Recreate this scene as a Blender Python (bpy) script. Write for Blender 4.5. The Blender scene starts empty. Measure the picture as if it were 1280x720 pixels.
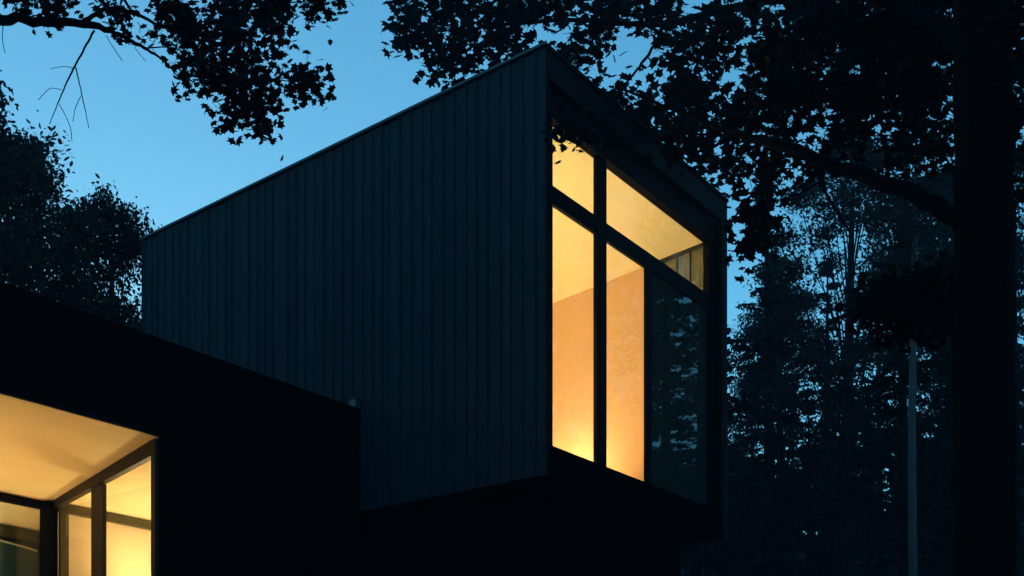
import bpy, math, random
import numpy as np
from mathutils import Vector

SC = bpy.context.scene
COL = SC.collection
R = math.radians
random.seed(7)
rng = np.random.default_rng(11)

# ------------------------------------------------------------------ camera model
F = 1430.0; CX = 640.0; HY = 970.0; CAMZ = 1.6
def W(px, py, d):
    return ((px-CX)/F*d, d, CAMZ + (HY-py)/F*d)
cd = bpy.data.cameras.new('camera'); cam = bpy.data.objects.new('camera', cd); COL.objects.link(cam)
cam.location = (0, 0, CAMZ); cam.rotation_euler = (R(90), 0, 0)
cd.sensor_width = 36; cd.lens = F/1280*36; cd.shift_y = (HY-360)/1280
cd.clip_end = 3000; cd.clip_start = .05
SC.camera = cam
SC.view_settings.view_transform = 'Standard'; SC.view_settings.look = 'None'
SC.view_settings.gamma = 1; SC.view_settings.exposure = 1.5
SC.render.resolution_x = 1024; SC.render.resolution_y = 576

# ------------------------------------------------------------------ helpers
def tag(o, label=None, cat=None, group=None, kind=None):
    if label: o['label'] = label
    if cat: o['category'] = cat
    if group: o['group'] = group
    if kind: o['kind'] = kind
    return o
def empty(name, loc, rz=0):
    o = bpy.data.objects.new(name, None); COL.objects.link(o)
    o.location = loc; o.rotation_euler = (0, 0, rz); o.empty_display_size = .3
    return o

class MB:
    def __init__(s): s.v = []; s.f = []
    def box(s, x0, x1, y0, y1, z0, z1):
        n = len(s.v)
        x0, x1 = sorted((x0, x1)); y0, y1 = sorted((y0, y1)); z0, z1 = sorted((z0, z1))
        s.v += [(x0,y0,z0),(x1,y0,z0),(x1,y1,z0),(x0,y1,z0),(x0,y0,z1),(x1,y0,z1),(x1,y1,z1),(x0,y1,z1)]
        s.f += [tuple(n+i for i in q) for q in ((0,3,2,1),(4,5,6,7),(0,1,5,4),(1,2,6,5),(2,3,7,6),(3,0,4,7))]
        return s
    def hexa(s, b, t):          # bottom quad, top quad (same winding, ccw from above)
        n = len(s.v); s.v += list(b)+list(t)
        s.f += [tuple(n+i for i in q) for q in ((0,3,2,1),(4,5,6,7),(0,1,5,4),(1,2,6,5),(2,3,7,6),(3,0,4,7))]
        return s
    def tube(s, pts, rad, sides=6, cap=True):
        n0 = len(s.v); P = [Vector(p) for p in pts]
        up = Vector((.3, .2, 1)).normalized()
        for i, p in enumerate(P):
            d = (P[min(i+1, len(P)-1)]-P[max(i-1, 0)])
            if d.length < 1e-9: d = Vector((0,0,1))
            d.normalize()
            a = d.cross(up)
            if a.length < .1: a = d.cross(Vector((1, 0, 0)))
            a.normalize(); b = d.cross(a)
            r = rad[i]
            for k in range(sides):
                th = 2*math.pi*k/sides
                q = p + a*(r*math.cos(th)) + b*(r*math.sin(th))
                s.v.append((q.x, q.y, q.z))
        for i in range(len(P)-1):
            for k in range(sides):
                k2 = (k+1) % sides
                s.f.append((n0+i*sides+k, n0+i*sides+k2, n0+(i+1)*sides+k2, n0+(i+1)*sides+k))
        if cap:
            s.f.append(tuple(n0+k for k in range(sides))[::-1])
            m = n0+(len(P)-1)*sides
            s.f.append(tuple(m+k for k in range(sides)))
        return s
    def build(s, name, mat, parent=None, smooth=False, bevel=0):
        me = bpy.data.meshes.new(name); me.from_pydata(s.v, [], s.f); me.validate(); me.update()
        if smooth: me.polygons.foreach_set('use_smooth', [True]*len(me.polygons))
        me.materials.append(mat)
        o = bpy.data.objects.new(name, me); COL.objects.link(o); o.parent = parent
        if bevel:
            m = o.modifiers.new('bevel', 'BEVEL'); m.width = bevel; m.segments = 2; m.limit_method = 'ANGLE'
        return o

def smooth_path(pts, n=5, wob=0):
    """Catmull-Rom through pts ((x,y,z), r) -> dense list."""
    P = [np.array(p[0], float) for p in pts]; Rr = [p[1] for p in pts]
    P = [2*P[0]-P[1]] + P + [2*P[-1]-P[-2]]; out = []; rr = []
    for i in range(1, len(P)-2):
        for k in range(n):
            t = k/n; a, b, c, d = P[i-1:i+3]
            q = .5*((2*b)+(-a+c)*t+(2*a-5*b+4*c-d)*t*t+(-a+3*b-3*c+d)*t**3)
            if wob: q = q + rng.normal(0, wob, 3)
            out.append(q); rr.append(Rr[i-1]*(1-t)+Rr[i]*t)
    out.append(P[-2]); rr.append(Rr[-1])
    return [tuple(map(float, q)) for q in out], rr

def leaf_mesh(name, cen, nrm, size, tmpl, mat, parent=None, jit=.08):
    """one mesh of many flat leaves; cen (N,3) nrm (N,3) size (N,), tmpl (K,2)."""
    N = len(cen); K = len(tmpl)
    nrm = nrm/np.linalg.norm(nrm, axis=1, keepdims=True)
    ref = rng.normal(size=(N, 3)); a = np.cross(nrm, ref); a /= np.linalg.norm(a, axis=1, keepdims=True)
    b = np.cross(nrm, a)
    t = np.asarray(tmpl, float)
    T = t[None]*(1+rng.normal(0, jit, (N, K, 1)))*size[:, None, None]
    bend = -(t[:, 0]**2+t[:, 1]**2)[None, :, None]*.25*size[:, None, None]*rng.random((N, 1, 1))
    V = cen[:, None]+a[:, None]*T[:, :, :1]+b[:, None]*T[:, :, 1:]+nrm[:, None]*bend
    me = bpy.data.meshes.new(name)
    me.vertices.add(N*K); me.vertices.foreach_set('co', V.astype(np.float32).ravel())
    me.loops.add(N*K); me.loops.foreach_set('vertex_index', np.arange(N*K, dtype=np.int32))
    me.polygons.add(N); me.polygons.foreach_set('loop_start', (np.arange(N)*K).astype(np.int32))
    me.polygons.foreach_set('loop_total', np.full(N, K, np.int32))
    me.update(calc_edges=True)
    me.materials.append(mat)
    o = bpy.data.objects.new(name, me); COL.objects.link(o); o.parent = parent
    return o

def star():
    pts = []
    for a, r in ((90, 1.0), (65, .58), (38, .95), (10, .52), (-20, .80), (-58, .42), (-90, .50),
                 (-122, .42), (-160, .80), (170, .52), (142, .95), (115, .58)):
        pts.append((r*math.cos(R(a)), r*math.sin(R(a))))
    return np.array(pts)
STAR = star()
OVAL = np.array([(0, 1), (.42, .35), (.38, -.35), (0, -1), (-.38, -.35), (-.42, .35)])
NEEDLE = np.array([(0, 1), (.16, .2), (.12, -.9), (-.12, -.9), (-.16, .2)])

# ------------------------------------------------------------------ materials
def nodes(name):
    m = bpy.data.materials.new(name); m.use_nodes = True; nt = m.node_tree
    return m, nt, nt.nodes, nt.links, nt.nodes['Principled BSDF']
def mat_flat(name, col, rough=.6, metal=0, var=.15, scale=6, bump=.1, bscale=60, spec=.5, stretch=(1, 1, 1)):
    m, nt, N, L, P = nodes(name)
    tc = N.new('ShaderNodeTexCoord'); mp = N.new('ShaderNodeMapping'); mp.inputs['Scale'].default_value = stretch
    L.new(tc.outputs['Object'], mp.inputs[0])
    no = N.new('ShaderNodeTexNoise'); no.inputs['Scale'].default_value = scale; no.inputs['Detail'].default_value = 6
    L.new(mp.outputs[0], no.inputs[0])
    rp = N.new('ShaderNodeValToRGB')
    rp.color_ramp.elements[0].position = .3; rp.color_ramp.elements[1].position = .7
    rp.color_ramp.elements[0].color = tuple(c*(1-var) for c in col)+(1,)
    rp.color_ramp.elements[1].color = tuple(min(1, c*(1+var)) for c in col)+(1,)
    L.new(no.outputs[0], rp.inputs[0]); L.new(rp.outputs[0], P.inputs['Base Color'])
    P.inputs['Roughness'].default_value = rough; P.inputs['Metallic'].default_value = metal
    P.inputs['Specular IOR Level'].default_value = spec
    if bump:
        n2 = N.new('ShaderNodeTexNoise'); n2.inputs['Scale'].default_value = bscale; n2.inputs['Detail'].default_value = 8
        L.new(mp.outputs[0], n2.inputs[0])
        b = N.new('ShaderNodeBump'); b.inputs['Strength'].default_value = bump; b.inputs['Distance'].default_value = .02
        L.new(n2.outputs[0], b.inputs['Height']); L.new(b.outputs[0], P.inputs['Normal'])
    return m
def mat_island(name, c0, c1, rough=.6, spec=.5, streak=None, bump=.15, metal=0):
    """colour varies per board / per leaf (Random Per Island)."""
    m, nt, N, L, P = nodes(name)
    g = N.new('ShaderNodeNewGeometry'); mx = N.new('ShaderNodeMix'); mx.data_type = 'RGBA'
    mx.inputs[6].default_value = c0+(1,); mx.inputs[7].default_value = c1+(1,)
    L.new(g.outputs['Random Per Island'], mx.inputs[0]); out = mx.outputs[2]
    if streak:
        tc = N.new('ShaderNodeTexCoord'); mp = N.new('ShaderNodeMapping'); mp.inputs['Scale'].default_value = streak
        L.new(tc.outputs['Object'], mp.inputs[0])
        no = N.new('ShaderNodeTexNoise'); no.inputs['Scale'].default_value = 5; no.inputs['Detail'].default_value = 8
        L.new(mp.outputs[0], no.inputs[0])
        hs = N.new('ShaderNodeHueSaturation'); L.new(out, hs.inputs['Color'])
        mr = N.new('ShaderNodeMapRange'); mr.inputs[1].default_value = .3; mr.inputs[2].default_value = .7
        mr.inputs[3].default_value = .78; mr.inputs[4].default_value = 1.22
        L.new(no.outputs[0], mr.inputs[0]); L.new(mr.outputs[0], hs.inputs['Value']); out = hs.outputs[0]
        b = N.new('ShaderNodeBump'); b.inputs['Strength'].default_value = bump; b.inputs['Distance'].default_value = .01
        L.new(no.outputs[0], b.inputs['Height']); L.new(b.outputs[0], P.inputs['Normal'])
    L.new(out, P.inputs['Base Color'])
    P.inputs['Roughness'].default_value = rough; P.inputs['Specular IOR Level'].default_value = spec
    P.inputs['Metallic'].default_value = metal
    return m
def mat_glass(name, tint, boost=1.0, base=0.0, rough=0.0, veil=None):
    m, nt, N, L, P = nodes(name); N.remove(P)
    out = N['Material Output']
    tr = N.new('ShaderNodeBsdfTransparent'); tr.inputs[0].default_value = tint+(1,)
    gl = N.new('ShaderNodeBsdfGlossy'); gl.inputs['Roughness'].default_value = rough
    fr = N.new('ShaderNodeFresnel'); fr.inputs['IOR'].default_value = 1.5
    mr = N.new('ShaderNodeMath'); mr.operation = 'MULTIPLY_ADD'; mr.use_clamp = True
    mr.inputs[1].default_value = boost; mr.inputs[2].default_value = base
    L.new(fr.outputs[0], mr.inputs[0])
    ge = N.new('ShaderNodeNewGeometry'); inv = N.new('ShaderNodeMath'); inv.operation = 'SUBTRACT'; inv.inputs[0].default_value = 1
    L.new(ge.outputs['Backfacing'], inv.inputs[1]); mu = N.new('ShaderNodeMath'); mu.operation = 'MULTIPLY'
    L.new(inv.outputs[0], mu.inputs[0]); L.new(mr.outputs[0], mu.inputs[1]); mr = mu      # reflect on outer faces only
    if veil:
        df = N.new('ShaderNodeBsdfDiffuse'); df.inputs[0].default_value = veil+(1,)  # diffuse colour stands in for a faint sheen over the pane
        ad = N.new('ShaderNodeAddShader'); L.new(tr.outputs[0], ad.inputs[0]); L.new(df.outputs[0], ad.inputs[1]); tr = ad
    mx = N.new('ShaderNodeMixShader'); L.new(mr.outputs[0], mx.inputs[0]); L.new(tr.outputs[0], mx.inputs[1]); L.new(gl.outputs[0], mx.inputs[2])
    L.new(mx.outputs[0], out.inputs['Surface'])
    return m

M = {}
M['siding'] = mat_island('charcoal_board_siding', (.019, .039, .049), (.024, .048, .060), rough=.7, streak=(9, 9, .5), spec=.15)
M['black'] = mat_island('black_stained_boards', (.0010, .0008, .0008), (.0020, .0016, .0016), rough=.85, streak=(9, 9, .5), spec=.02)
M['fascia'] = mat_flat('dark_fascia_metal', (.0015, .003, .0045), rough=.6, var=.1, bump=.03, spec=.1)
M['frame'] = mat_flat('black_window_frame', (.002, .002, .0025), rough=.6, var=.1, bump=.02, spec=.06)
M['bronze'] = mat_flat('dark_bronze_frame', (.030, .024, .016), rough=.5, var=.1, bump=.02, spec=.3)
M['flash'] = mat_flat('galvanised_flashing', (.13, .12, .12), rough=.5, metal=.5, var=.1, bump=.03)
M['ply'] = mat_flat('birch_plywood', (.82, .73, .45), rough=.6, var=.04, scale=2.2, bump=.015, bscale=14, spec=.2, stretch=(.6, 5, 1))
M['plaster'] = mat_flat('pale_wall_paint', (.71, .49, .31), rough=.8, var=.02, scale=1.5, bump=0, bscale=40, spec=.1)
M['cream'] = mat_flat('cream_wall_paint', (.80, .67, .50), rough=.8, var=.02, scale=1.5, bump=0, bscale=40, spec=.1)
M['floor'] = mat_flat('oak_floor', (.38, .25, .14), rough=.4, var=.15, scale=3, stretch=(.6, 6, 1), bump=.03)
M['olive'] = mat_island('olive_stained_panels', (.11, .13, .075), (.15, .165, .09), rough=.6, streak=(7, 7, .6))
M['door'] = mat_flat('oak_door_veneer', (.52, .34, .20), rough=.5, var=.06, scale=3, stretch=(6, 6, .4), bump=.05)
M['teal'] = mat_flat('dark_teal_paint', (.012, .055, .062), rough=.6, var=.12, scale=4, bump=.03)
M['oliveband'] = mat_flat('olive_brown_trim', (.075, .062, .022), rough=.6, var=.1)
M['rim'] = mat_flat('pale_metal_rim', (.55, .52, .36), rough=.35, var=.05, bump=0)
M['glass'] = mat_glass('clear_glass', (.93, .95, .94), 1.0, 0)
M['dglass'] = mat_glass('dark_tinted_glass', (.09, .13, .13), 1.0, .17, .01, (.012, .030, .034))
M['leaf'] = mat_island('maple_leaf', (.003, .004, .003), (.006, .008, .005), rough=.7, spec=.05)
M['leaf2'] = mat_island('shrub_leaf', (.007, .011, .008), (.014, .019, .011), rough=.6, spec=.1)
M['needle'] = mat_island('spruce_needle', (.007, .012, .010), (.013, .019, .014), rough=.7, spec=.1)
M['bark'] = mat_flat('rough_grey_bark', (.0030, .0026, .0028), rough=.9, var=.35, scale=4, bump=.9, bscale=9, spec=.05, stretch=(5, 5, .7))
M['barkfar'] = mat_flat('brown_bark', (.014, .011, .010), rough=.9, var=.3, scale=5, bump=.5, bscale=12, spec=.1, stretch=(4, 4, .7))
M['birch'] = mat_flat('pale_birch_bark', (.10, .09, .09), rough=.7, var=.25, scale=7, bump=.3, bscale=20, spec=.2, stretch=(1, 1, 5))
M['grass'] = mat_flat('dark_forest_ground', (.035, .040, .020), rough=.95, var=.4, scale=1.5, bump=.6, bscale=8, spec=.05)
M['brass'] = mat_flat('brushed_brass', (.45, .32, .13), rough=.35, metal=1, var=.05, bump=.01)
def mat_emit(name, col, s):
    m, nt, N, L, P = nodes(name)
    P.inputs['Base Color'].default_value = col+(1,)
    P.inputs['Emission Color'].default_value = col+(1,); P.inputs['Emission Strength'].default_value = s
    return m
M['shade'] = mat_emit('lit_linen_shade', (1.0, .66, .30), .5)

# ------------------------------------------------------------------ world and sun
w = bpy.data.worlds.new('World'); SC.world = w; w.use_nodes = True
N = w.node_tree.nodes; L = w.node_tree.links
bg = N['Background']
sky = N.new('ShaderNodeTexSky'); sky.sky_type = 'NISHITA'; sky.sun_disc = False
SUN_EL = 4.0; SUN_AZ = -20.0
sky.sun_elevation = R(SUN_EL); sky.sun_rotation = R(SUN_AZ); sky.air_density = 1.0; sky.dust_density = .3; sky.ozone_density = 4.5
tint = N.new('ShaderNodeMix'); tint.data_type = 'RGBA'; tint.blend_type = 'MULTIPLY'; tint.inputs[0].default_value = 1
tint.inputs[7].default_value = (1.20, 1.45, 1.03, 1)
L.new(sky.outputs[0], tint.inputs[6]); L.new(tint.outputs[2], bg.inputs[0])
bg.inputs[1].default_value = .15
sl = bpy.data.lights.new('sun', 'SUN'); sun = bpy.data.objects.new('sun', sl); COL.objects.link(sun)
sl.energy = .02; sl.angle = R(10); sl.color = (1, .9, .8)
az = R(SUN_AZ); el = R(SUN_EL)
sd = Vector((math.sin(az)*math.cos(el), math.cos(az)*math.cos(el), math.sin(el)))
sun.rotation_euler = (-sd).to_track_quat('-Z', 'Y').to_euler(); sun.location = (0, 0, 40)

# ------------------------------------------------------------------ ground
g = MB(); n = 40; S = 1200
for j in range(n+1):
    for i in range(n+1):
        x = -S+2*S*i/n; y = -S+2*S*j/n; r = math.hypot(x, y)
        g.v.append((x, y, 0 if r < 120 else .004*(r-120)*(1+.5*math.sin(x*.01)*math.cos(y*.013))))
for j in range(n):
    for i in range(n):
        a = j*(n+1)+i; g.f.append((a, a+1, a+n+2, a+n+1))
tag(g.build('ground', M['grass']), kind='structure')

# ------------------------------------------------------------------ house (local x along the window front, local y into the depth)
AX, AY = (684-CX)/F*12, 12.0
RD = np.array([1106., 1430.]); RD /= np.linalg.norm(RD); LD = np.array([-RD[1], RD[0]])
ROT = math.atan2(RD[1], RD[0])
house = empty('modern_house', (AX, AY, 0), ROT)
tag(house, 'dark boarded house with a glowing boxy upper storey above a black wing', 'house')
def on_y(px, py, yl):           # pixel -> local (x, z) on plane local y = yl
    k = (px-CX)/F; o = np.array([AX, AY])+yl*LD
    # (o+s*RD).x = k*(o+s*RD).y
    s = (k*o[1]-o[0])/(RD[0]-k*RD[1]); p = o+s*RD
    return s, CAMZ+(HY-py)/F*p[1]
def on_x(px, py, xl):           # pixel -> local (y, z) on plane local x = xl
    k = (px-CX)/F; o = np.array([AX, AY])+xl*RD
    t = (k*o[1]-o[0])/(LD[0]-k*LD[1]); p = o+t*LD
    return t, CAMZ+(HY-py)/F*p[1]
BW = on_y(908, 200, 0)[0]; BL = on_x(180, 300, 0)[0]
ZT = on_y(684, 57, 0)[1]; ZB = on_y(684, 594, 0)[1]; ZS = on_y(684, 554.5, 0)[1]
print('box', BW, BL, ZT, ZB, ZS)

def boards(mb, length, z0, z1, place, rnd, wmin, wmax, gap=.006):
    p = 0
    while p < length-.01:
        wd = rnd.uniform(wmin, wmax); e = min(p+wd, length)
        if length-e < .05: e = length
        place(mb, p+gap/2, e-gap/2, z0, z1, rnd.choice((0, .004, .008)))
        p = e
rd = random.Random(3)
m = MB()
def pl(mb, a, b, z0, z1, off):
    mb.box(-.022-off, -.003, a, b, z0, z1)
    if rd.random() < .85: mb.box(-.040-off, -.0222-off, b-.014, b+.002, z0+.001, z1-.001)   # batten
boards(m, BL, ZB+.004, ZT-.03, pl, rd, .135, .18, .012)
m.build('side_siding', M['siding'], house)
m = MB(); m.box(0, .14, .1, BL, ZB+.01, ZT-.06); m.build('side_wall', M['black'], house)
m = MB(); m.box(-.045, BW+.03, -.02, BL+.03, ZT-.028, ZT+.01); m.build('roof', M['fascia'], house)
m = MB(); m.box(-.056, -.046, -.03, BL+.03, ZT-.012, ZT+.016); m.build('roof_flashing', M['flash'], house)
# front rim
RZ = ZT-.03
m = MB(); m.box(-.02, BW, 0, .10, RZ-.30, RZ-.002); m.build('fascia', M['fascia'], house, bevel=.004)
m = MB(); m.box(BW-.13, BW, .001, .10, ZB, RZ-.302); m.build('corner_board', M['fascia'], house, bevel=.004)
m = MB(); m.box(-.02, .03, .001, .10, ZB, RZ-.302); m.build('corner_board', M['fascia'], house, bevel=.004)
m = MB(); m.box(.032, BW-.132, .002, .10, ZB, ZS); m.box(.0, BW, .102, BL, ZB+.003, ZS-.03); m.build('floor_slab', M['black'], house)
m = MB(); m.box(.16, BW-.16, .25, BL-.2, ZS-.028, ZS-.005); m.build('floor', M['floor'], house)
m = MB()
def plr(mb, a, b, z0, z1, off): mb.box(BW+.002, BW+.022+off, a, b, z0, z1)
boards(m, BL, ZB+.004, ZT-.03, plr, rd, .12, .3); m.build('side_siding', M['siding'], house)
m = MB()
def plb(mb, a, b, z0, z1, off): mb.box(a, b, BL+.002, BL+.022+off, z0, z1)
boards(m, BW, ZB+.004, ZT-.03, plb, rd, .12, .3); m.build('rear_siding', M['siding'], house)

# window assembly in plane y = .10 .. .17
GY = .125
gxl = on_y(689, 300, .1)[0]; gxr = on_y(886, 300, .1)[0]
zgt = on_y(758, 203, .1)[1]
x1a, x1b = on_y(742, 300, .14)[0], on_y(758.5, 300, .09)[0]
x2a, x2b = on_y(805, 400, .14)[0], on_y(813.5, 400, .11)[0]
ztt = on_y(742, 265.5, .08)[1]; ztb = on_y(742, 287, .08)[1]
print('glass', gxl, gxr, zgt, x1a, x1b, x2a, x2b, ztt, ztb)
win = MB()
win.box(.031, gxl-.0, .08, .17, ZS, zgt); win.box(gxr, BW-.131, .08, .17, ZS, zgt)
win.box(.031, BW-.131, .06, .17, zgt, RZ-.301)
fr = win.build('window', M['frame'], house); fr['label'] = 'large two row window frame filling the front of the upper storey'
m = MB(); m.box(x1a, x1b, .09, .145, ZS+.001, zgt-.001); m.build('mullion', M['frame'], fr, bevel=.004)
m = MB(); m.box(x2a, x2b, .11, .145, ZS+.001, ztb-.001); m.build('mullion', M['frame'], fr, bevel=.003)
m = MB(); m.box(gxl-.0, x1a-.001, .10, .15, ztb, ztt); m.box(x1b+.001, gxr, .10, .15, ztb, ztt); m.build('transom', M['frame'], fr, bevel=.004)
def pane(x0, x1, z0, z1, mat, lab=None):
    m = MB(); m.box(x0, x1, GY-.004, GY+.004, z0, z1); o = m.build('pane', mat, fr)
    if lab: o['label'] = lab
pane(gxl, x1a, ztt, zgt, M['glass']); pane(x1b, gxr, ztt, zgt, M['glass'])
pane(gxl, x1a, ZS, ztb, M['glass']); pane(x1b, x2a, ZS, ztb, M['glass'])
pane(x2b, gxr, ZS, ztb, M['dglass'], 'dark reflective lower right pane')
m = MB(); m.box(x2b+.001, x2b+.03, .115, .142, ZS+.002, ztb-.002); m.build('sash', M['frame'], fr)

# inside the upper storey
WX = gxr+.015                      # inner face of the far side wall
y_c, z_c = on_x(689, 380, WX)
slope = (zgt+.01-z_c)/(y_c-.2); slope = max(0, min(slope, .09))
def zc(y): return zgt+.012-slope*(y-.18)
print('WX', WX, 'yc', y_c, z_c, 'slope', slope)
m = MB()
for a, b in ((.181, 6.6),):
    m.hexa([(.15, a, zc(a)), (WX+.1, a, zc(a)), (WX+.1, b, zc(b)), (.15, b, zc(b))],
           [(.15, a, zc(a)+.02), (WX+.1, a, zc(a)+.02), (WX+.1, b, zc(b)+.02), (.15, b, zc(b)+.02)])
m.build('ceiling', M['ply'], house)
yd = on_x(809, 400, WX)[0]
m = MB(); m.box(WX, BW-.01, yd, 6.6, ZS-.02, ZT-.1); m.build('interior_wall', M['plaster'], house)
m = MB(); m.box(.141, .16, .18, 6.6, ZS-.02, ZT-.1); m.box(.161, WX-.001, 6.58, 6.7, ZS-.02, ZT-.1); m.build('interior_wall', M['plaster'], house)
m = MB(); p = .18
while p < yd-.05:
    e = min(p+.2, yd-.002); m.box(WX+.002, WX+.03, p+.012, e-.012, ZS-.02, ZT-.2); p = e
m.build('wall_panelling', M['olive'], house)
m = MB(); m.box(WX+.031, BW-.01, .17, yd-.001, ZS-.02, ZT-.1); m.build('interior_wall', M['frame'], house)
m = MB(); m.hexa([(WX-.03, .18, zc(.18)-.045), (WX+.001, .18, zc(.18)-.045), (WX+.001, yd, zc(yd)-.045), (WX-.03, yd, zc(yd)-.045)],
                 [(WX-.03, .18, zc(.18)-.003), (WX+.001, .18, zc(.18)-.003), (WX+.001, yd, zc(yd)-.003), (WX-.03, yd, zc(yd)-.003)])
m.build('wall_trim', M['bronze'], house)
# ---- lower wing
WY, _ = on_x(448, 512, -.03); ZWT = on_x(448, 512, -.03)[1]
xo, zo = on_y(198.5, 546.6, WY)     # right top corner of the opening
yb, zb = on_x(67, 627.5, xo)        # back plane
FZ = 2.5
print('wing', WY, ZWT, 'open', xo, zo, 'back', yb, zb)
XL = -9.0
rd = random.Random(5)
m = MB()
def plw(z0f):
    def f(mb, a, b, z0, z1, off): mb.box(-a-.045, -b-.045, WY-.022-off, WY-.001, z0, z1)
    return f
boards(m, -xo-.045, .02, ZWT-.14, plw(0), rd, .12, .22)
# above the opening
p = -xo
while p < -XL:
    e = min(p+rd.uniform(.12, .22), -XL); o_ = rd.choice((0, .004, .008))
    m.box(-p-.003, -e+.003, WY-.022-o_, WY-.001, zo+.06, ZWT-.14); m.box(-p-.003, -e+.003, WY-.022-o_, WY-.001, .02, FZ-.02); p = e
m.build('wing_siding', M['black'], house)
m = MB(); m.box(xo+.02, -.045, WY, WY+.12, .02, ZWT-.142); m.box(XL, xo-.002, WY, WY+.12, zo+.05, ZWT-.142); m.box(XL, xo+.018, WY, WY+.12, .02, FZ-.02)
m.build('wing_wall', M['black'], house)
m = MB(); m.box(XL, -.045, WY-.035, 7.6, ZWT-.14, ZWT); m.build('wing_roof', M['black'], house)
m = MB(); m.box(XL, xo-.001, WY-.03, WY+.12, zo+.004, zo+.046); m.build('wing_trim', M['frame'], house)
m = MB(); m.box(XL, -.045, WY+.001, 7.5, FZ-.2, FZ); m.build('wing_floor', M['floor'], house)
def zw(y): return zo-(zo-zb)*(y-WY)/(yb-WY)
yback = 5.55
m = MB()
ys = [WY+.0, yback+.3]
for a, b in zip(ys[:-1], ys[1:]):
    b -= .003
    q = [(XL, a, zw(a)), (-.1, a, zw(a)), (-.1, b, zw(b)), (XL, b, zw(b))]
    if a > WY+.5 or True:
        m.hexa(q, [(x, y, z+.02) for x, y, z in q])
m.build('wing_ceiling', M['ply'], house)
# right hand post, beam of the side glazing, mullions
wy2, _ = on_x(198, 600, xo); 
m = MB(); m.box(xo+.004, xo+.10, WY-.001+.002, WY+.02, FZ, zo+.003)
gw = empty('glass_wall', (0, 0, 0)); gw.parent = house
m.box(xo-.03, xo+.05, WY+.021, WY+.09, FZ, zw(WY+.09)-.002); m.build('post', M['bronze'], gw)
yq, zq = on_x(77.6, 630.5, xo); zbm = on_x(196.7, 567, xo)[1]
m = MB(); a, b = WY+.091, yb-.05
ta = zw(WY)-zbm; tb = max(.06, zw(yq)-zq)
m.hexa([(xo-.03, a, zw(a)-ta), (xo+.04, a, zw(a)-ta), (xo+.04, b, zw(b)-tb), (xo-.03, b, zw(b)-tb)],
       [(xo-.03, a, zw(a)-.002), (xo+.04, a, zw(a)-.002), (xo+.04, b, zw(b)-.002), (xo-.03, b, zw(b)-.002)])
m.build('beam', M['bronze'], gw)
ym0 = on_x(130, 650, xo)[0]; ym1 = on_x(116, 650, xo)[0]
m = MB(); m.box(xo-.02, xo+.03, min(ym0, ym1), max(ym0, ym1), FZ, zw((ym0+ym1)/2)-ta*.75); m.build('mullion', M['bronze'], gw)
m = MB(); m.box(xo-.11, xo+.02, yb-.05, yb+.09, FZ, zw(yb+.09)-.005); m.build('post', M['frame'], gw)
m = MB(); m.box(xo+.003, xo+.009, WY+.092, yb-.051, FZ, zw(yb)-.09); m.build('pane', M['glass'], gw)
# back header + back glazing
hb = on_y(0, 624.5, yb)[1]; ht = zw(yb)
m = MB(); m.box(XL, xo-.111, yb, yb+.09, hb, zw(yb+.09)-.003); m.build('header', M['frame'], gw)
m = MB(); m.box(XL, xo-.111, yb+.03, yb+.037, FZ, hb-.001); m.build('pane', M['glass'], gw)
m = MB(); m.box(-6.3, -6.22, yb+.01, yb+.08, FZ, hb-.002); m.build('mullion', M['frame'], gw)
# inner room behind the side glazing: back wall with a beam
m = MB(); m.box(xo+.021, -.1, yb+.02, yb+.12, FZ, zw(yb+.12)-.004); m.build('interior_wall', M['cream'], house)
z1 = on_y(140, 643, yb)[1]; z0 = on_y(140, 653, yb)[1]
m = MB(); m.box(xo+.021, -.1, yb-.05, yb+.019, z0, z1-.0); m.build('header', M['oliveband'], house)
m = MB(); m.box(xo+.03, xo+.13, yb-.09, yb-.051, FZ, z0-.004); m.build('curtain', M['oliveband'], house)
m = MB(); m.box(-.22, -.12, WY+.13, yb+.02, FZ, ZWT-.3); m.build('interior_wall', M['cream'], house)
m = MB(); m.box(xo+.105, -.23, WY+.121, WY+.14, FZ, zw(WY)-.02); m.build('interior_wall', M['cream'], house)
# room behind the back glazing
m = MB(); m.box(XL, -.1, yback, yback+.1, FZ, zw(yback+.1)-.004); m.build('interior_wall', M['teal'], house)
m = MB(); m.box(XL, -.1, yback-.03, yback-.002, zw(yback)-.14, zw(yback)-.006); m.build('wall_trim', M['oliveband'], house)
m = MB(); m.box(-.22, -.12, yb+.121, yback-.04, FZ, zw(yback)-.01); m.build('interior_wall', M['cream'], house)
m = MB(); m.box(XL, XL+.1, WY+.13, yback, FZ, ZWT-.3); m.build('interior_wall', M['cream'], house)
# wing rear
m = MB(); m.box(XL, -.045, 7.5, 7.6, .02, ZWT-.142); m.box(XL-.1, XL-.001, WY, 7.6, .02, ZWT-.142); m.build('wing_wall', M['black'], house)
# storey under the box
m = MB(); m.box(.25, BW-.16, .62, BL-.1, .0, ZB-.002)
rd = random.Random(9); p = .25
while p < BW-.18:
    e = min(p+rd.uniform(.12, .22), BW-.16); m.box(p+.003, e-.003, .598-rd.choice((0, .004)), .619, .02, ZB-.003); p = e
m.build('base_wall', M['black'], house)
# small grey scupper where the wing roof meets the box
sy = WY-.035
m = MB(); m.box(-.135, -.049, sy-.02, sy+.09, ZWT+.002, ZWT+.10); m.box(-.145, -.048, sy-.03, sy+.10, ZWT+.1002, ZWT+.112)
m.build('roof_vent', M['flash'], house, bevel=.004)

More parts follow.
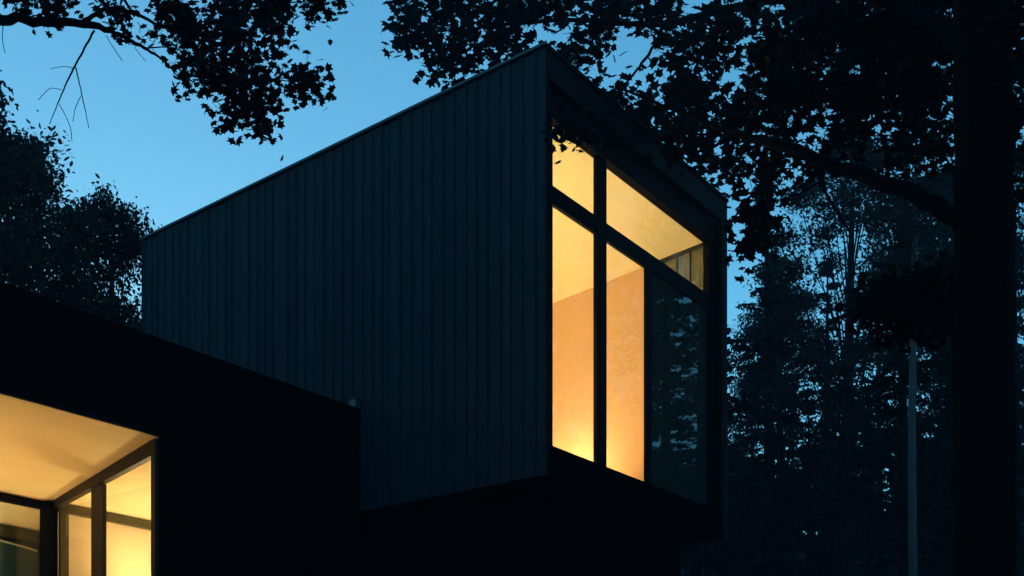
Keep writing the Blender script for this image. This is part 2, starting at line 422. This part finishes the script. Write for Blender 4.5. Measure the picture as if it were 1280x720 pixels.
# teal dish leaning in the back room (only its pale rim catches light)
ax, azz = on_y(0, 676, yback-.13); bx, bzz = on_y(46, 689, yback-.13)
m = MB(); pts = []
for k in range(17):
    u = k/16; x = ax-.5+(bx-ax+.5)*u; z = bzz+(azz-bzz+.02)*math.cos(u*math.pi/2)**.8 + 0.0
    pts.append((x, yback-.13, z))
m.tube(pts, [.014]*17, 6)
wm = empty('curved_screen', (AX+0, AY, 0), ROT); tag(wm, 'low dark teal curved screen with a pale rounded rim inside the lower left room', 'screen')
m.build('rim', M['rim'], wm, smooth=True)
m = MB(); n0 = 0
for x, y, z in pts: m.v += [(x, y-.008, z-.012), (x, y+.008, z-.012), (x, y-.008, FZ+.002), (x, y+.008, FZ+.002)]
for k in range(16):
    a = 4*k; b = 4*k+4
    m.f += [(a, a+2, b+2, b), (a+1, b+1, b+3, a+3), (a, b, b+1, a+1), (a+2, a+3, b+3, b+2)]
m.build('panel', M['teal'], wm)

# ---- lamps inside the rooms
def wl(x, y, z):
    p = np.array([AX, AY])+x*RD+y*LD; return (p[0], p[1], z)
def lamp(name, label, x, y, zf, h, power, col=(1, .87, .45), rad=.10):
    t = empty(name, wl(x, y, zf), ROT); tag(t, label, 'lamp', 'lamps inside the house')
    m = MB(); m.tube([(0, 0, .0), (0, 0, .025)], [.13, .12], 20); m.build('base', M['brass'], t)
    m = MB(); m.tube([(0, 0, .026), (0, 0, h-.1)], [.011, .011], 10); m.build('pole', M['brass'], t)
    m = MB(); n = 28; m.tube([(0, 0, h-.14), (0, 0, h+.10)], [.15, .11], n, cap=False); m.build('lamp_shade', M['shade'], t, smooth=True)
    l = bpy.data.lights.new('bulb', 'POINT'); l.energy = power; l.color = col; l.shadow_soft_size = rad
    o = bpy.data.objects.new('bulb', l); COL.objects.link(o); o.parent = t; o.location = (0, 0, h+.02)
    return t
LAMPS = [
 ('table_lamp', 'low brass lamp on the upper floor nearest the far wall', WX-.55, 2.15, ZS, .32, 56),
 ('table_lamp', 'low brass lamp on the upper floor near the boarded side wall', .85, .95, ZS, .45, 100),
 ('floor_lamp', 'tall brass lamp deep inside the upper storey', 1.2, 4.6, ZS, 1.2, 95),
 ('table_lamp', 'low brass lamp in the narrow lower room behind the side glazing', xo+1.1, yb-.55, FZ, 1.0, 26),
 ('table_lamp', 'low brass lamp on the sheltered porch floor at lower left', xo-1.8, WY+1.0, FZ, .7, 25, (1, .66, .26)),
 ('table_lamp', 'low brass lamp in the rear lower room behind the back glazing', xo-.9, yb+.40, FZ, .9, 12),
]
for a in LAMPS: lamp(*a)

# ------------------------------------------------------------------ maple style foliage
class Crown:
    def __init__(s): s.c = []; s.n = []; s.z = []; s.tw = MB()
    def spray(s, core, rx, ry, rz, n_twigs, per, leaf, start=None, tw_r=.006):
        """twigs fan out from core into an ellipsoid, leaves along them."""
        core = np.array(core)
        for i in range(n_twigs):
            d = rng.normal(size=3); d /= np.linalg.norm(d); u = rng.random()**.45
            tip = core + d*np.array([rx, ry, rz])*u
            a = core + (tip-core)*.15 + rng.normal(0, .03, 3)
            mid = (a+tip)/2+rng.normal(0, .05, 3); mid[2] += .04
            s.tw.tube([tuple(core), tuple(a), tuple(mid), tuple(tip)], [tw_r*1.4, tw_r, tw_r*.7, tw_r*.35], 3, cap=False)
            for k in range(per):
                t = .25+.8*(k+rng.random())/per
                p = a+(tip-a)*t + rng.normal(0, leaf*1.5, 3); p[2] -= leaf*.35
                s.c.append(p)
                nn = rng.normal(size=3)*.5 + np.array([0, -.95, .45]); s.n.append(nn)
                s.z.append(leaf*rng.uniform(.7, 1.15))
    def build(s, parent, mat, tmpl=STAR, name='crown'):
        return leaf_mesh(name, np.array(s.c), np.array(s.n), np.array(s.z), tmpl, mat, parent)

def limb(mb, pts, sides=8, wob=.012, n=6):
    p, r = smooth_path(pts, n, 0); r = [max(q, .0032) for q in r]
    p = [tuple(q[j]+float(rng.normal(0, 1))*min(wob, r[i]*.22) for j in range(3)) for i, q in enumerate(p)]
    mb.tube(p, r, sides)
    return p

def P(px, py, d, r): return (W(px, py, d), r)

# --- tall maple at right: trunk in front of the house
DT = 9.0
maple = empty('maple_tree', W(1229, HY, DT)[:2]+(0,), 0)
tag(maple, 'big near maple with thick bare trunk at right, its leafy branches overhanging the house', 'tree')
mp_loc = Vector(maple.location)
tb = MB()
path = []
for z, px, wd in ((0, 1226, .66), (1.0, 1227, .50), (3.0, 1229, .47), (5.0, 1230, .455), (7.0, 1229, .44), (9.0, 1226, .40), (12, 1216, .30), (15, 1200, .18), (17, 1195, .06)):
    path.append((((px-CX)/F*DT, DT, z), wd/2))
# irregular bark surface: tube with radial noise
pp, rr = smooth_path(path, 8, .006)
def rough_tube(mb, pts, rad, sides, amp, seed):
    rr_ = random.Random(seed); n0 = len(mb.v)
    ph = [rr_.uniform(0, 6.28) for _ in range(6)]
    for i, (p, r) in enumerate(zip(pts, rad)):
        for k in range(sides):
            th = 2*math.pi*k/sides
            f = 1+amp*(.5*math.sin(5*th+ph[0]+p[2]*.9)+.4*math.sin(9*th+ph[1]-p[2]*1.3)+.3*math.sin(17*th+ph[2]+p[2]*2.1))+rr_.gauss(0, amp*.25)
            mb.v.append((p[0]+r*f*math.cos(th), p[1]+r*f*math.sin(th), p[2]))
    for i in range(len(pts)-1):
        for k in range(sides):
            k2 = (k+1) % sides
            mb.f.append((n0+i*sides+k, n0+i*sides+k2, n0+(i+1)*sides+k2, n0+(i+1)*sides+k))
pp2, rr2 = [], []
for i in range(len(pp)-1):
    for k in range(3):
        t = k/3; pp2.append(tuple(pp[i][j]*(1-t)+pp[i+1][j]*t for j in range(3))); rr2.append(rr[i]*(1-t)+rr[i+1]*t)
rough_tube(tb, pp2, rr2, 36, .045, 4)
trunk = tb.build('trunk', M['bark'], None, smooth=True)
lb = MB()
limb(lb, [P(1226, 300, DT, .11), P(1196, 276, 9.05, .075), P(1150, 247, 9.3, .066), P(1095, 225, 9.6, .062), P(1040, 205, 9.9, .055), P(975, 180, 10.3, .045), P(925, 168, 10.8, .032), P(850, 140, 11.2, .02), P(780, 112, 11.4, .012)], 10)
limb(lb, [P(1030, 203, 9.95, .022), P(1028, 232, 9.9, .016), P(1045, 262, 9.8, .012), P(1062, 290, 9.7, .008)], 6)
limb(lb, [P(1022, 228, 9.9, .012), P(1000, 242, 9.8, .008), P(975, 250, 9.8, .005)], 5)
limb(lb, [P(1222, 60, DT, .10), P(1150, 20, 9.8, .07), P(1060, -10, 11, .055), P(940, 5, 12.5, .045), P(820, 30, 14, .034), P(700, 25, 15.2, .024), P(600, 35, 16, .016), P(530, 40, 16.5, .008)], 8)
limb(lb, [P(830, 28, 14, .025), P(815, 62, 14, .02), P(790, 95, 13.8, .014), P(765, 125, 13.6, .008)], 6)
limb(lb, [P(1222, -40, DT, .10), P(1120, -120, 10.5, .07), P(980, -150, 12.5, .05), P(800, -130, 14.5, .035), P(640, -60, 16, .02)], 8)
limb(lb, [P(1226, 440, DT, .07), P(1180, 390, 9.4, .04), P(1130, 372, 9.7, .025), P(1075, 385, 10, .01)], 6)
limb(lb, [P(1235, 20, DT, .08), P(1290, -40, 8.6, .05), P(1360, -60, 8.4, .03)], 7)
limb(lb, [P(925, 168, 10.8, .018), P(860, 190, 10.9, .012), P(790, 150, 10.7, .009), P(735, 140, 10.6, .006)], 5)
cr = Crown()
def cl(px, py, d, rx, ry, tw, per, leaf=.078, rz=None):
    k = d/F; cr.spray(W(px, py, d), rx*k, (rz if rz else max(rx, ry)*k), ry*k, int(tw*DENS), per, leaf)
DENS = .74
# left lobe, behind the box
for a in ((520, 35, 16.5, 34, 34, 22, 10), (560, 5, 16.2, 50, 40, 26, 10), (575, 62, 16.4, 42, 30, 22, 10), (620, 30, 16, 50, 34, 28, 10), (545, 78, 16.6, 26, 20, 10, 8),
          (505, 0, 16.8, 20, 26, 10, 8), (655, 8, 15.6, 40, 30, 22, 10), (640, 60, 16.4, 30, 20, 12, 8), (690, -5, 15.4, 50, 30, 26, 10), (600, -30, 16, 80, 30, 26, 10)):
    cl(*a, leaf=.097)
# middle, above the roof
for a in ((735, 40, 14.6, 40, 26, 18, 9), (720, 85, 14.8, 34, 24, 16, 9), (760, 15, 14.5, 50, 30, 26, 10), (770, 130, 14.2, 36, 26, 18, 9), (830, 10, 14, 50, 34, 26, 10),
          (850, 60, 13.6, 36, 30, 20, 10), (815, 140, 13.6, 36, 26, 18, 9), (870, 120, 13, 44, 36, 26, 10), (860, 175, 12.6, 40, 30, 22, 10), (905, 40, 13, 60, 46, 34, 10),
          (900, 210, 16.5, 34, 30, 18, 9), (930, 150, 12, 50, 40, 28, 10), (800, -40, 14.2, 90, 30, 34, 10)):
    cl(*a, leaf=.084)
DENS = .86
# right, dense
for a in ((975, 60, 11.5, 60, 60, 44, 11), (1040, 30, 11, 70, 60, 54, 12), (1110, 40, 10.5, 70, 60, 54, 12), (1170, 60, 10, 50, 70, 44, 12), (1000, 110, 11, 60, 40, 36, 11), (1080, 110, 10.6, 60, 40, 40, 11),
          (1150, 130, 10.2, 50, 40, 34, 11), (980, 170, 11, 50, 36, 17, 10), (1060, 162, 10.8, 50, 26, 12, 10), (950, 215, 11.5, 40, 34, 15, 9), (1125, 180, 10.2, 44, 24, 11, 9),
          (945, 265, 11.8, 32, 30, 16, 9), (1010, 198, 11.2, 40, 20, 8, 9), (1175, 190, 9.8, 30, 26, 12, 9), (930, 305, 12, 22, 22, 9, 8), (1270, 40, 8.8, 40, 70, 26, 10), (1285, 130, 8.8, 26, 50, 14, 10), (1290, 220, 8.9, 20, 40, 9, 9),
          (1000, -20, 12, 120, 40, 50, 10), (1160, -20, 10, 90, 40, 44, 10), (1280, -20, 9, 60, 40, 22, 10), (965, 110, 13.5, 60, 80, 34, 10), (1080, 70, 12.5, 90, 70, 50, 10)):
    cl(*a, leaf=.070)
for a in ((1165, 360, 9.6, 44, 32, 26, 10), (1115, 372, 9.8, 44, 28, 26, 10), (1185, 395, 9.5, 26, 24, 14, 9), (1085, 388, 10, 26, 18, 12, 9), (1140, 400, 9.7, 40, 18, 16, 9)):
    cl(*a, leaf=.06)
# fringe in front of the window head
for a in ((696, 166, 10.6, 12, 18, 6, 7), (716, 158, 10.6, 18, 12, 7, 7), (734, 176, 10.6, 10, 10, 5, 6), (750, 150, 10.7, 30, 14, 8, 7), (692, 184, 10.6, 5, 5, 2, 5), (706, 168, 10.6, 9, 8, 5, 6), (722, 168, 10.6, 10, 7, 5, 6)):
    cl(*a, leaf=.043)
def rebase(o, root):
    me = o.data; L0 = root.location
    me.transform(__import__('mathutils').Matrix.Translation((-L0.x, -L0.y, -L0.z))); o.parent = root
rebase(trunk, maple)
o = lb.build('branches', M['bark'], None, smooth=True); rebase(o, maple)
o = cr.tw.build('twigs', M['bark'], None); rebase(o, maple)
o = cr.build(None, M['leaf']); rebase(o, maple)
print('maple leaves', len(cr.c))

# --- second maple, off to the left: its branch crosses the sky
DL = 10.0
mleft = empty('maple_tree', W(-330, HY, 5.0)[:2]+(0,), 0)
tag(mleft, 'maple reaching in at upper left with a bare forked branch and a hanging leafy end', 'tree')
cr = Crown(); tb = MB(); x0, y0, _ = W(-330, HY, 5.0)
pp, rr = smooth_path([((x0, y0, 0), .32), ((x0+.05, y0, 2), .24), ((x0, y0, 5), .22), ((x0-.1, y0, 8), .15), ((x0-.5, y0, 11), .08), ((x0-.7, y0, 13), .03)], 8, .006)
rough_tube(tb, pp, rr, 20, .05, 8); trunk = tb.build('trunk', M['bark'], None, smooth=True); rebase(trunk, mleft)
lb = MB()
limb(lb, [((x0, y0, 5.4), .12), P(-220, 60, 6.2, .09), P(-90, 12, 8.2, .06), P(0, 22, 9.7, .042), P(60, 28, DL, .036), P(110, 30, DL, .030), P(150, 45, DL, .02), P(180, 60, DL, .014), P(205, 76, DL, .008), P(222, 95, DL, .006)], 8)
limb(lb, [P(100, 29, DL, .022), P(130, 12, DL, .018), P(160, 14, DL, .015), P(200, 32, DL, .012), P(250, 50, DL, .009), P(290, 55, DL, .006)], 6)
limb(lb, [P(165, 15, DL, .012), P(140, -25, DL, .012), P(120, -60, DL, .012)], 6)
limb(lb, [P(230, 40, DL, .010), P(290, 20, DL, .009), P(350, 5, DL, .006), P(400, 0, DL, .004)], 6)
limb(lb, [P(250, 50, DL, .008), P(300, 90, DL, .006), P(310, 130, DL, .004)], 5)
limb(lb, [P(300, 90, DL, .006), P(350, 100, DL, .005), P(385, 102, DL, .003)], 5)
limb(lb, [P(180, 60, DL, .007), P(215, 60, DL, .005), P(260, 78, DL, .003)], 5)
# bare hanging twigs
limb(lb, [P(118, 38, DL, .010), P(103, 65, DL, .009), P(90, 90, DL, .008), P(77, 118, DL, .006), P(62, 155, DL, .003)], 5)
limb(lb, [P(95, 84, DL, .006), P(100, 108, DL, .005), P(106, 135, DL, .004), P(111, 160, DL, .002)], 4)
limb(lb, [P(94, 86, DL, .003), P(80, 83, DL, .002), P(63, 86, DL, .0015)], 4)
limb(lb, [P(78, 112, DL, .003), P(62, 111, DL, .0025), P(48, 125, DL, .0015)], 4)
limb(lb, [P(74, 130, DL, .003), P(82, 145, DL, .0025), P(88, 160, DL, .0025), P(90, 176, DL, .0015)], 4)
limb(lb, [P(101, 120, DL, .003), P(94, 136, DL, .002), P(91, 152, DL, .0015)], 4)
limb(lb, [P(133, 45, DL, .003), P(142, 60, DL, .002), P(153, 76, DL, .0015)], 4)
limb(lb, [P(4, 28, DL, .004), P(3, 48, DL, .003), P(6, 66, DL, .0015)], 4)
limb(lb, [P(32, 25, DL, .006), P(30, 5, DL, .005), P(34, -25, DL, .005)], 4)
for k in range(10):
    a = random.uniform(155, 205); b = random.uniform(22, 60)
    limb(lb, [P(a, b, DL, .002), P(a+random.uniform(-10, 12), b+random.uniform(4, 14), DL, .0015), P(a+random.uniform(-14, 18), b+random.uniform(8, 24), DL, .001)], 3, .004, 2)
o = lb.build('branches', M['bark'], None, smooth=True); rebase(o, mleft)
LL = .050
for a in ((62, 8, 26, 16, 14, 9), (28, -8, 26, 12, 8, 8), (80, -6, 30, 14, 10, 8), (140, -6, 26, 14, 8, 8), (150, 22, 18, 14, 9, 7), (215, 12, 26, 24, 16, 9), (240, 35, 32, 24, 20, 10), (285, 15, 40, 28, 28, 10), (290, 45, 34, 18, 18, 9),
          (335, 10, 40, 26, 28, 10), (345, 38, 26, 14, 12, 8), (392, 4, 34, 14, 16, 9), (420, -6, 14, 10, 5, 7), (230, 58, 22, 12, 9, 8), (235, 90, 20, 15, 10, 8), (268, 82, 30, 18, 18, 9), (310, 82, 28, 20, 18, 9),
          (290, 112, 28, 22, 18, 9), (325, 110, 26, 24, 18, 9), (280, 138, 18, 10, 8, 7), (318, 142, 22, 14, 12, 8), (332, 163, 14, 8, 6, 6), (384, 102, 21, 21, 18, 9), (355, 95, 10, 12, 5, 6), (305, 155, 12, 8, 4, 6), (300, 150, 8, 6, 2, 6),
          (200, 30, 20, 14, 6, 7)):
    px, py, rx, ry, tw, per = a; rx *= .86; ry *= .86; d = DL+random.uniform(-.4, .4); k = d/F
    cr.spray(W(px, py, d), rx*k, max(rx, ry)*k*1.1, ry*k, int(tw*.98), per, LL, tw_r=.003)
for i in range(34):  # extra crown out of view, added to hold back sky light from the left
    a = random.uniform(0, 6.283); r = random.uniform(.4, 3.0); z = random.uniform(5.5, 13)
    c = (x0-1.6+r*math.cos(a), y0-.3+r*math.sin(a)*.9, z)
    if c[0]/max(.1, c[1]+.9) > -.66: continue
    limb(cr.tw, [((x0-.2, y0, z-1.2), .03), ((x0*.5+c[0]*.5, y0*.5+c[1]*.5, z-.4), .02), (c, .008)], 4, .01, 4)
    cr.spray(c, .9, .9, .6, 26, 10, .07)
o = cr.tw.build('twigs', M['bark'], None); rebase(o, mleft)
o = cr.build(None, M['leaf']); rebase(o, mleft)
print('left leaves', len(cr.c))

# ------------------------------------------------------------------ generic trees
def broadleaf(name, H, crown_base, spread, nclump, leaves_per, leaf, mat, seed, lean=0, tw_r=.006, clr=.85):
    """tree at origin: trunk, limbs and a clumpy crown."""
    root = empty(name, (0, 0, 0))
    rr_ = random.Random(seed); tb = MB(); cr = Crown()
    pp, rr = smooth_path([((0, 0, 0), H*.018), ((rr_.uniform(-.2, .2), 0, H*.25), H*.013), ((rr_.uniform(-.3, .3)+lean*.5, rr_.uniform(-.3, .3), H*.55), H*.009), ((lean, 0, H*.92), H*.003)], 6, .01)
    rough_tube(tb, pp, rr, 10, .04, seed)
    for i in range(nclump):
        z = crown_base+(H-crown_base)*((i+.5)/nclump)**.85
        f = math.sin(math.pi*min(1, max(.08, (z-crown_base*.8)/(H*1.04-crown_base*.8)))**.8)
        th = i*2.4+rr_.uniform(-.5, .5); rad = spread*f*rr_.uniform(.45, 1.0)
        j = min(len(pp)-1, int(len(pp)*max(.2, (z-rad*.25)/H)))
        c = (pp[j][0]*.3+lean*z/H*.7+rad*math.cos(th), rad*math.sin(th), z)
        s = pp[max(0, j-2)]
        mid = tuple((s[k]+c[k])/2+rr_.uniform(-.15, .15)+(.15 if k == 2 else 0) for k in range(3))
        limb(tb, [(s, rr[max(0, j-2)]*.16+.006), (mid, rr[j]*.10+.005), (c, .006)], 5, .01, 4)
        q = rr_.uniform(.75, 1.25)*clr*(.45+.55*f)
        cr.spray(c, q*1.1, q*1.1, q*.65, leaves_per//9, 9, leaf, tw_r=tw_r*.5)
    tb.build('trunk', M['barkfar'], root, smooth=True)
    cr.tw.build('twigs', M['barkfar'], root)
    leaf_mesh('crown', np.array(cr.c), np.array(cr.n), np.array(cr.z), OVAL, mat, root)
    return root
def conifer(name, H, base, spread, seed, dens=1.0, bark='barkfar'):
    root = empty(name, (0, 0, 0)); rr_ = random.Random(seed); tb = MB()
    pp, rr = smooth_path([((0, 0, 0), H*.014), ((.05, 0, H*.4), H*.010), ((0, .05, H*.8), H*.004), ((0, 0, H), .01)], 6, .006)
    rough_tube(tb, pp, rr, 9, .03, seed)
    C = []; Nn = []; Z = []
    z = base
    while z < H-.15:
        f = (H-z)/(H-base); nb = rr_.randint(4, 6); L0 = spread*(f**.8)*(.75+.35*math.sin(z*1.7))+.15
        for b in range(nb):
            th = rr_.uniform(0, 6.283); Lb = L0*rr_.uniform(.6, 1.15); droop = rr_.uniform(.12, .38)
            pts = []
            for k in range(5):
                t = k/4; r = Lb*t; pts.append((r*math.cos(th), r*math.sin(th), z+.10*r-droop*r*t+ .12*t*t*Lb*.5))
            tb.tube(pts, [.028*f+.008, .02*f+.006, .014*f+.004, .008, .003], 3, cap=False)
            nn = int(Lb*62*dens)+8
            for i in range(nn):
                t = (i+rr_.random())/nn; t = t**.75
                k = min(3, int(t*4)); u = t*4-k
                p = [pts[k][j]*(1-u)+pts[k+1][j]*u for j in range(3)]
                w_ = .34*Lb*(1-t)*.8+.07
                o_ = rr_.uniform(-w_, w_)
                p[0] += -math.sin(th)*o_; p[1] += math.cos(th)*o_; p[2] -= abs(o_)*.25+rr_.uniform(0, .07)
                C.append(p); Nn.append((rr_.gauss(0, .5), rr_.gauss(0, .5), 1)); Z.append(rr_.uniform(.045, .095))
        z += rr_.uniform(.30, .48)
    tb.build('trunk', M[bark], root, smooth=True)
    tm = np.array([(0, 1), (.42, .5), (.22, .1), (.5, -.35), (.1, -1), (-.12, -.95), (-.5, -.3), (-.2, .12), (-.4, .55)])
    leaf_mesh('crown', np.array(C), np.array(Nn), np.array(Z), tm, M['needle'], root, jit=.2)
    return root
def copy_tree(o, name=None):
    c = o.copy(); COL.objects.link(c)
    for ch in list(o.children):
        d = ch.copy(); COL.objects.link(d); d.parent = c
    return c
def put(o, px, d, rz, sc=1.0):
    o.location = ((px-CX)/F*d, d, 0); o.rotation_euler = (0, 0, rz); o.scale = (sc, sc, sc)

con = [conifer('spruce_tree', 17, 1.5, 2.6, 21, 1.5), conifer('spruce_tree', 15, 1.0, 2.9, 22, 1.6), conifer('spruce_tree', 20, 3, 2.5, 23, 1.4)]
used = [False]*3
def spruce(k, px, d, rz, sc, label, group='spruces in the forest behind the house'):
    o = con[k] if not used[k] else copy_tree(con[k]); used[k] = True
    put(o, px, d, rz, sc); tag(o, label, 'tree', group); return o
SPR = [
 (0, 960, 27, .3, .97, 'spruce right beside the right edge of the upper window box'),
 (1, 1130, 22, 1.1, .86, 'dense dark spruce just left of the thick maple trunk, under its branch'),
 (2, 1035, 33, 2.0, .84, 'spruce standing between the two nearest ones, behind the maple branch'),
 (0, 1215, 30, 2.7, .9, 'spruce hidden mostly behind the thick maple trunk'),
 (1, 905, 30, 4.0, .9, 'spruce peeping out behind the right rim of the upper window'),
 (2, 1100, 38, .6, .86, 'far spruce left of the pale birch trunk'),
 (0, 990, 42, 5.0, 1.0, 'far spruce low in the dark gap right of the house'),
 (1, 1175, 36, 3.3, 1.0, 'far spruce between the pale birch trunk and the maple trunk'),
 (2, 1270, 34, 1.9, .9, 'spruce at the far right edge beyond the maple trunk'),
 (0, 1060, 50, 1.0, 1.0, 'distant spruce low between trunks'),
 (1, 925, 48, 1.4, 1.1, 'distant spruce low beside the house corner'),
 (2, 1150, 52, 4.4, .9, 'distant spruce behind the pale birch trunk'),
 (0, 1240, 48, 2.2, 1.0, 'distant spruce behind the maple trunk'),
 (1, 860, 44, .2, 1.0, 'distant spruce behind the upper window box'),
 (1, 872, 23.5, 2.2, .80, 'spruce just behind the window box, seen under its lower right corner'),
 (0, 1085, 30, 3.9, .72, 'shorter spruce low in the middle of the gap between house and maple'),
 (1, 1010, 26, 5.3, .70, 'shorter full spruce right of the nearest one by the house'),
 (2, 1195, 27, .9, .74, 'shorter spruce touching the left side of the maple trunk'),
 (0, 940, 36, 2.9, .86, 'middle distance spruce in the first gap right of the house'),
 (1, 1120, 44, 1.8, .92, 'far full spruce just left of the pale birch trunk'),
]
for a in SPR: spruce(*a)
# airy broadleaf trees behind
bl = broadleaf('ash_tree', 17, 9.5, 2.8, 60, 480, .058, M['leaf2'], 31)
put(bl, 1065, 26, .5, .95); tag(bl, 'airy fine leaved tree whose top shows under the maple branch', 'tree', 'broadleaf trees behind the house')
b2 = copy_tree(bl); put(b2, 1180, 30, 2.4, 1.02); tag(b2, 'airy fine leaved tree close to the left side of the maple trunk', 'tree', 'broadleaf trees behind the house')
b3 = copy_tree(bl); put(b3, 975, 36, 4.1, 1.0); tag(b3, 'airy fine leaved tree right of the window box, furthest of the broadleaf trees', 'tree', 'broadleaf trees behind the house')
b4 = copy_tree(bl); put(b4, 1290, 28, 1.2, 1.0); tag(b4, 'airy fine leaved tree at the right edge past the maple trunk', 'tree', 'broadleaf trees behind the house')
# forest to the right that the dark pane reflects
for i, (x, y, k, s_) in enumerate(((12.5, 18.5, 3, .90), (15, 20.5, 2, 1.05), (18.5, 16, 1, 1.15), (16.5, 23.5, 1, 1.05), (17, 17.5, 3, 1.1), (21, 25, 0, 1.25), (22, 20, 3, 1.3), (18.5, 13.5, 1, 1.1), (25, 23, 1, 1.5), (28, 31, 3, 1.4))):
    o = copy_tree(con[k % 3]); o.location = (x, y, 0); o.rotation_euler = (0, 0, i*1.3); o.scale = (s_, s_, s_)
    tag(o, 'spruce outside the right edge, mirrored dimly in the dark lower right pane', 'tree', 'spruces mirrored in the dark pane')
# far wood that reads as one mass
C = []; Nn = []; Z = []
for i in range(330):
    a = R(rng.uniform(-62, 78)); d = rng.uniform(52, 84); x = d*math.sin(a); y = d*math.cos(a)+6; h = rng.uniform(15, 22)*(d/62)
    n_ = 900; u = rng.random(n_)**.8; z = 1+u*(h-1); r = (1-u)**.8*3.4+.2; th = rng.uniform(0, 6.283, n_)
    lay = np.abs(((z*1.1+rng.random()) % 1)-.5)
    rr_ = r*(.35+.9*lay+.25*rng.random(n_))
    C.append(np.stack([x+rr_*np.cos(th), y+rr_*np.sin(th), z-.18*rr_], 1)); Nn.append(rng.normal(size=(n_, 3))*.6+np.array([0, -.4, .8])); Z.append(rng.uniform(.20, .42, n_))
for i in range(90):      # unseen trees added behind and left of the viewer to block low sky light
    a = R(rng.uniform(-175, -82) if i < 68 else rng.uniform(105, 185)); d = rng.uniform(15, 32); x = d*math.sin(a); y = d*math.cos(a); h = rng.uniform(11, 17)
    n_ = 800; u = rng.random(n_)**.8; z = 1+u*(h-1); r = (1-u)**.8*2.8+.2; th = rng.uniform(0, 6.283, n_); rr_ = r*(.4+.6*rng.random(n_))
    C.append(np.stack([x+rr_*np.cos(th), y+rr_*np.sin(th), z-.18*rr_], 1)); Nn.append(rng.normal(size=(n_, 3))*.6+np.array([0, 0, .8])); Z.append(rng.uniform(.20, .40, n_))
tmF = np.array([(0, 1), (.5, .4), (.2, .05), (.55, -.4), (.1, -.9), (-.2, -.8), (-.6, -.3), (-.2, .1), (-.45, .5)])
tag(leaf_mesh('forest', np.concatenate(C), np.concatenate(Nn), np.concatenate(Z), tmF, M['needle'], None, jit=.25), 'distant dark conifer wood closing the view low at right', 'forest', kind='stuff')
# left tree behind the wing
lt = broadleaf('beech_tree', 13.2, 5.5, 2.9, 70, 420, .058, M['leaf2'], 37, clr=.95)
put(lt, 22, 20, 0, .96); tag(lt, 'bushy tree rising behind the black wing at the left edge', 'tree', 'trees behind the black wing')
l2 = copy_tree(lt); put(l2, 140, 21.5, 2.2, .93); tag(l2, 'lower bushy tree touching the rear left corner of the upper storey', 'tree', 'trees behind the black wing')
l3 = copy_tree(lt); put(l3, -70, 19, 4.2, 1.02); tag(l3, 'bushy tree half cut by the left edge of the photo behind the wing', 'tree', 'trees behind the black wing')
# pale birch trunk
bt = empty('birch_tree', (0, 0, 0)); m = MB()
pp, rr = smooth_path([((0, 0, 0), .11), ((.02, 0, 5), .088), ((0, 0, 9), .075), ((.05, 0, 12), .06), ((.1, 0, 15), .02)], 8, .006)
rough_tube(m, pp, rr, 14, .03, 3); m.build('trunk', M['birch'], bt, smooth=True)
cr = Crown()
for i in range(14):
    z = 10.4+i*.30; a = i*2.4; c = (.9*math.cos(a)*(1-i/22), .9*math.sin(a)*(1-i/22), z)
    m2 = cr.tw; m2.tube([(.07, 0, z-.5), c], [.02, .006], 4, cap=False); cr.spray(c, .7, .7, .45, 34, 9, .06)
cr.tw.build('twigs', M['barkfar'], bt); leaf_mesh('crown', np.array(cr.c), np.array(cr.n), np.array(cr.z), OVAL, M['leaf2'], bt)
put(bt, 1140, 20.5, 0, .9); tag(bt, 'slim pale birch trunk standing straight against the dark forest', 'tree')

# ------------------------------------------------------------------ evening air
hz = bpy.data.materials.new('evening_air'); hz.use_nodes = True; N = hz.node_tree.nodes; L = hz.node_tree.links
N.remove(N['Principled BSDF']); pv = N.new('ShaderNodeVolumePrincipled')
pv.inputs['Color'].default_value = (.55, .75, 1, 1); pv.inputs['Density'].default_value = .0016
L.new(pv.outputs[0], N['Material Output'].inputs['Volume'])
m = MB(); m.box(-1210, 1210, -1210, 1210, -1, 45)
hb_ = m.build('haze', hz); tag(hb_, 'thin blue evening haze between the trees', 'haze', kind='stuff')
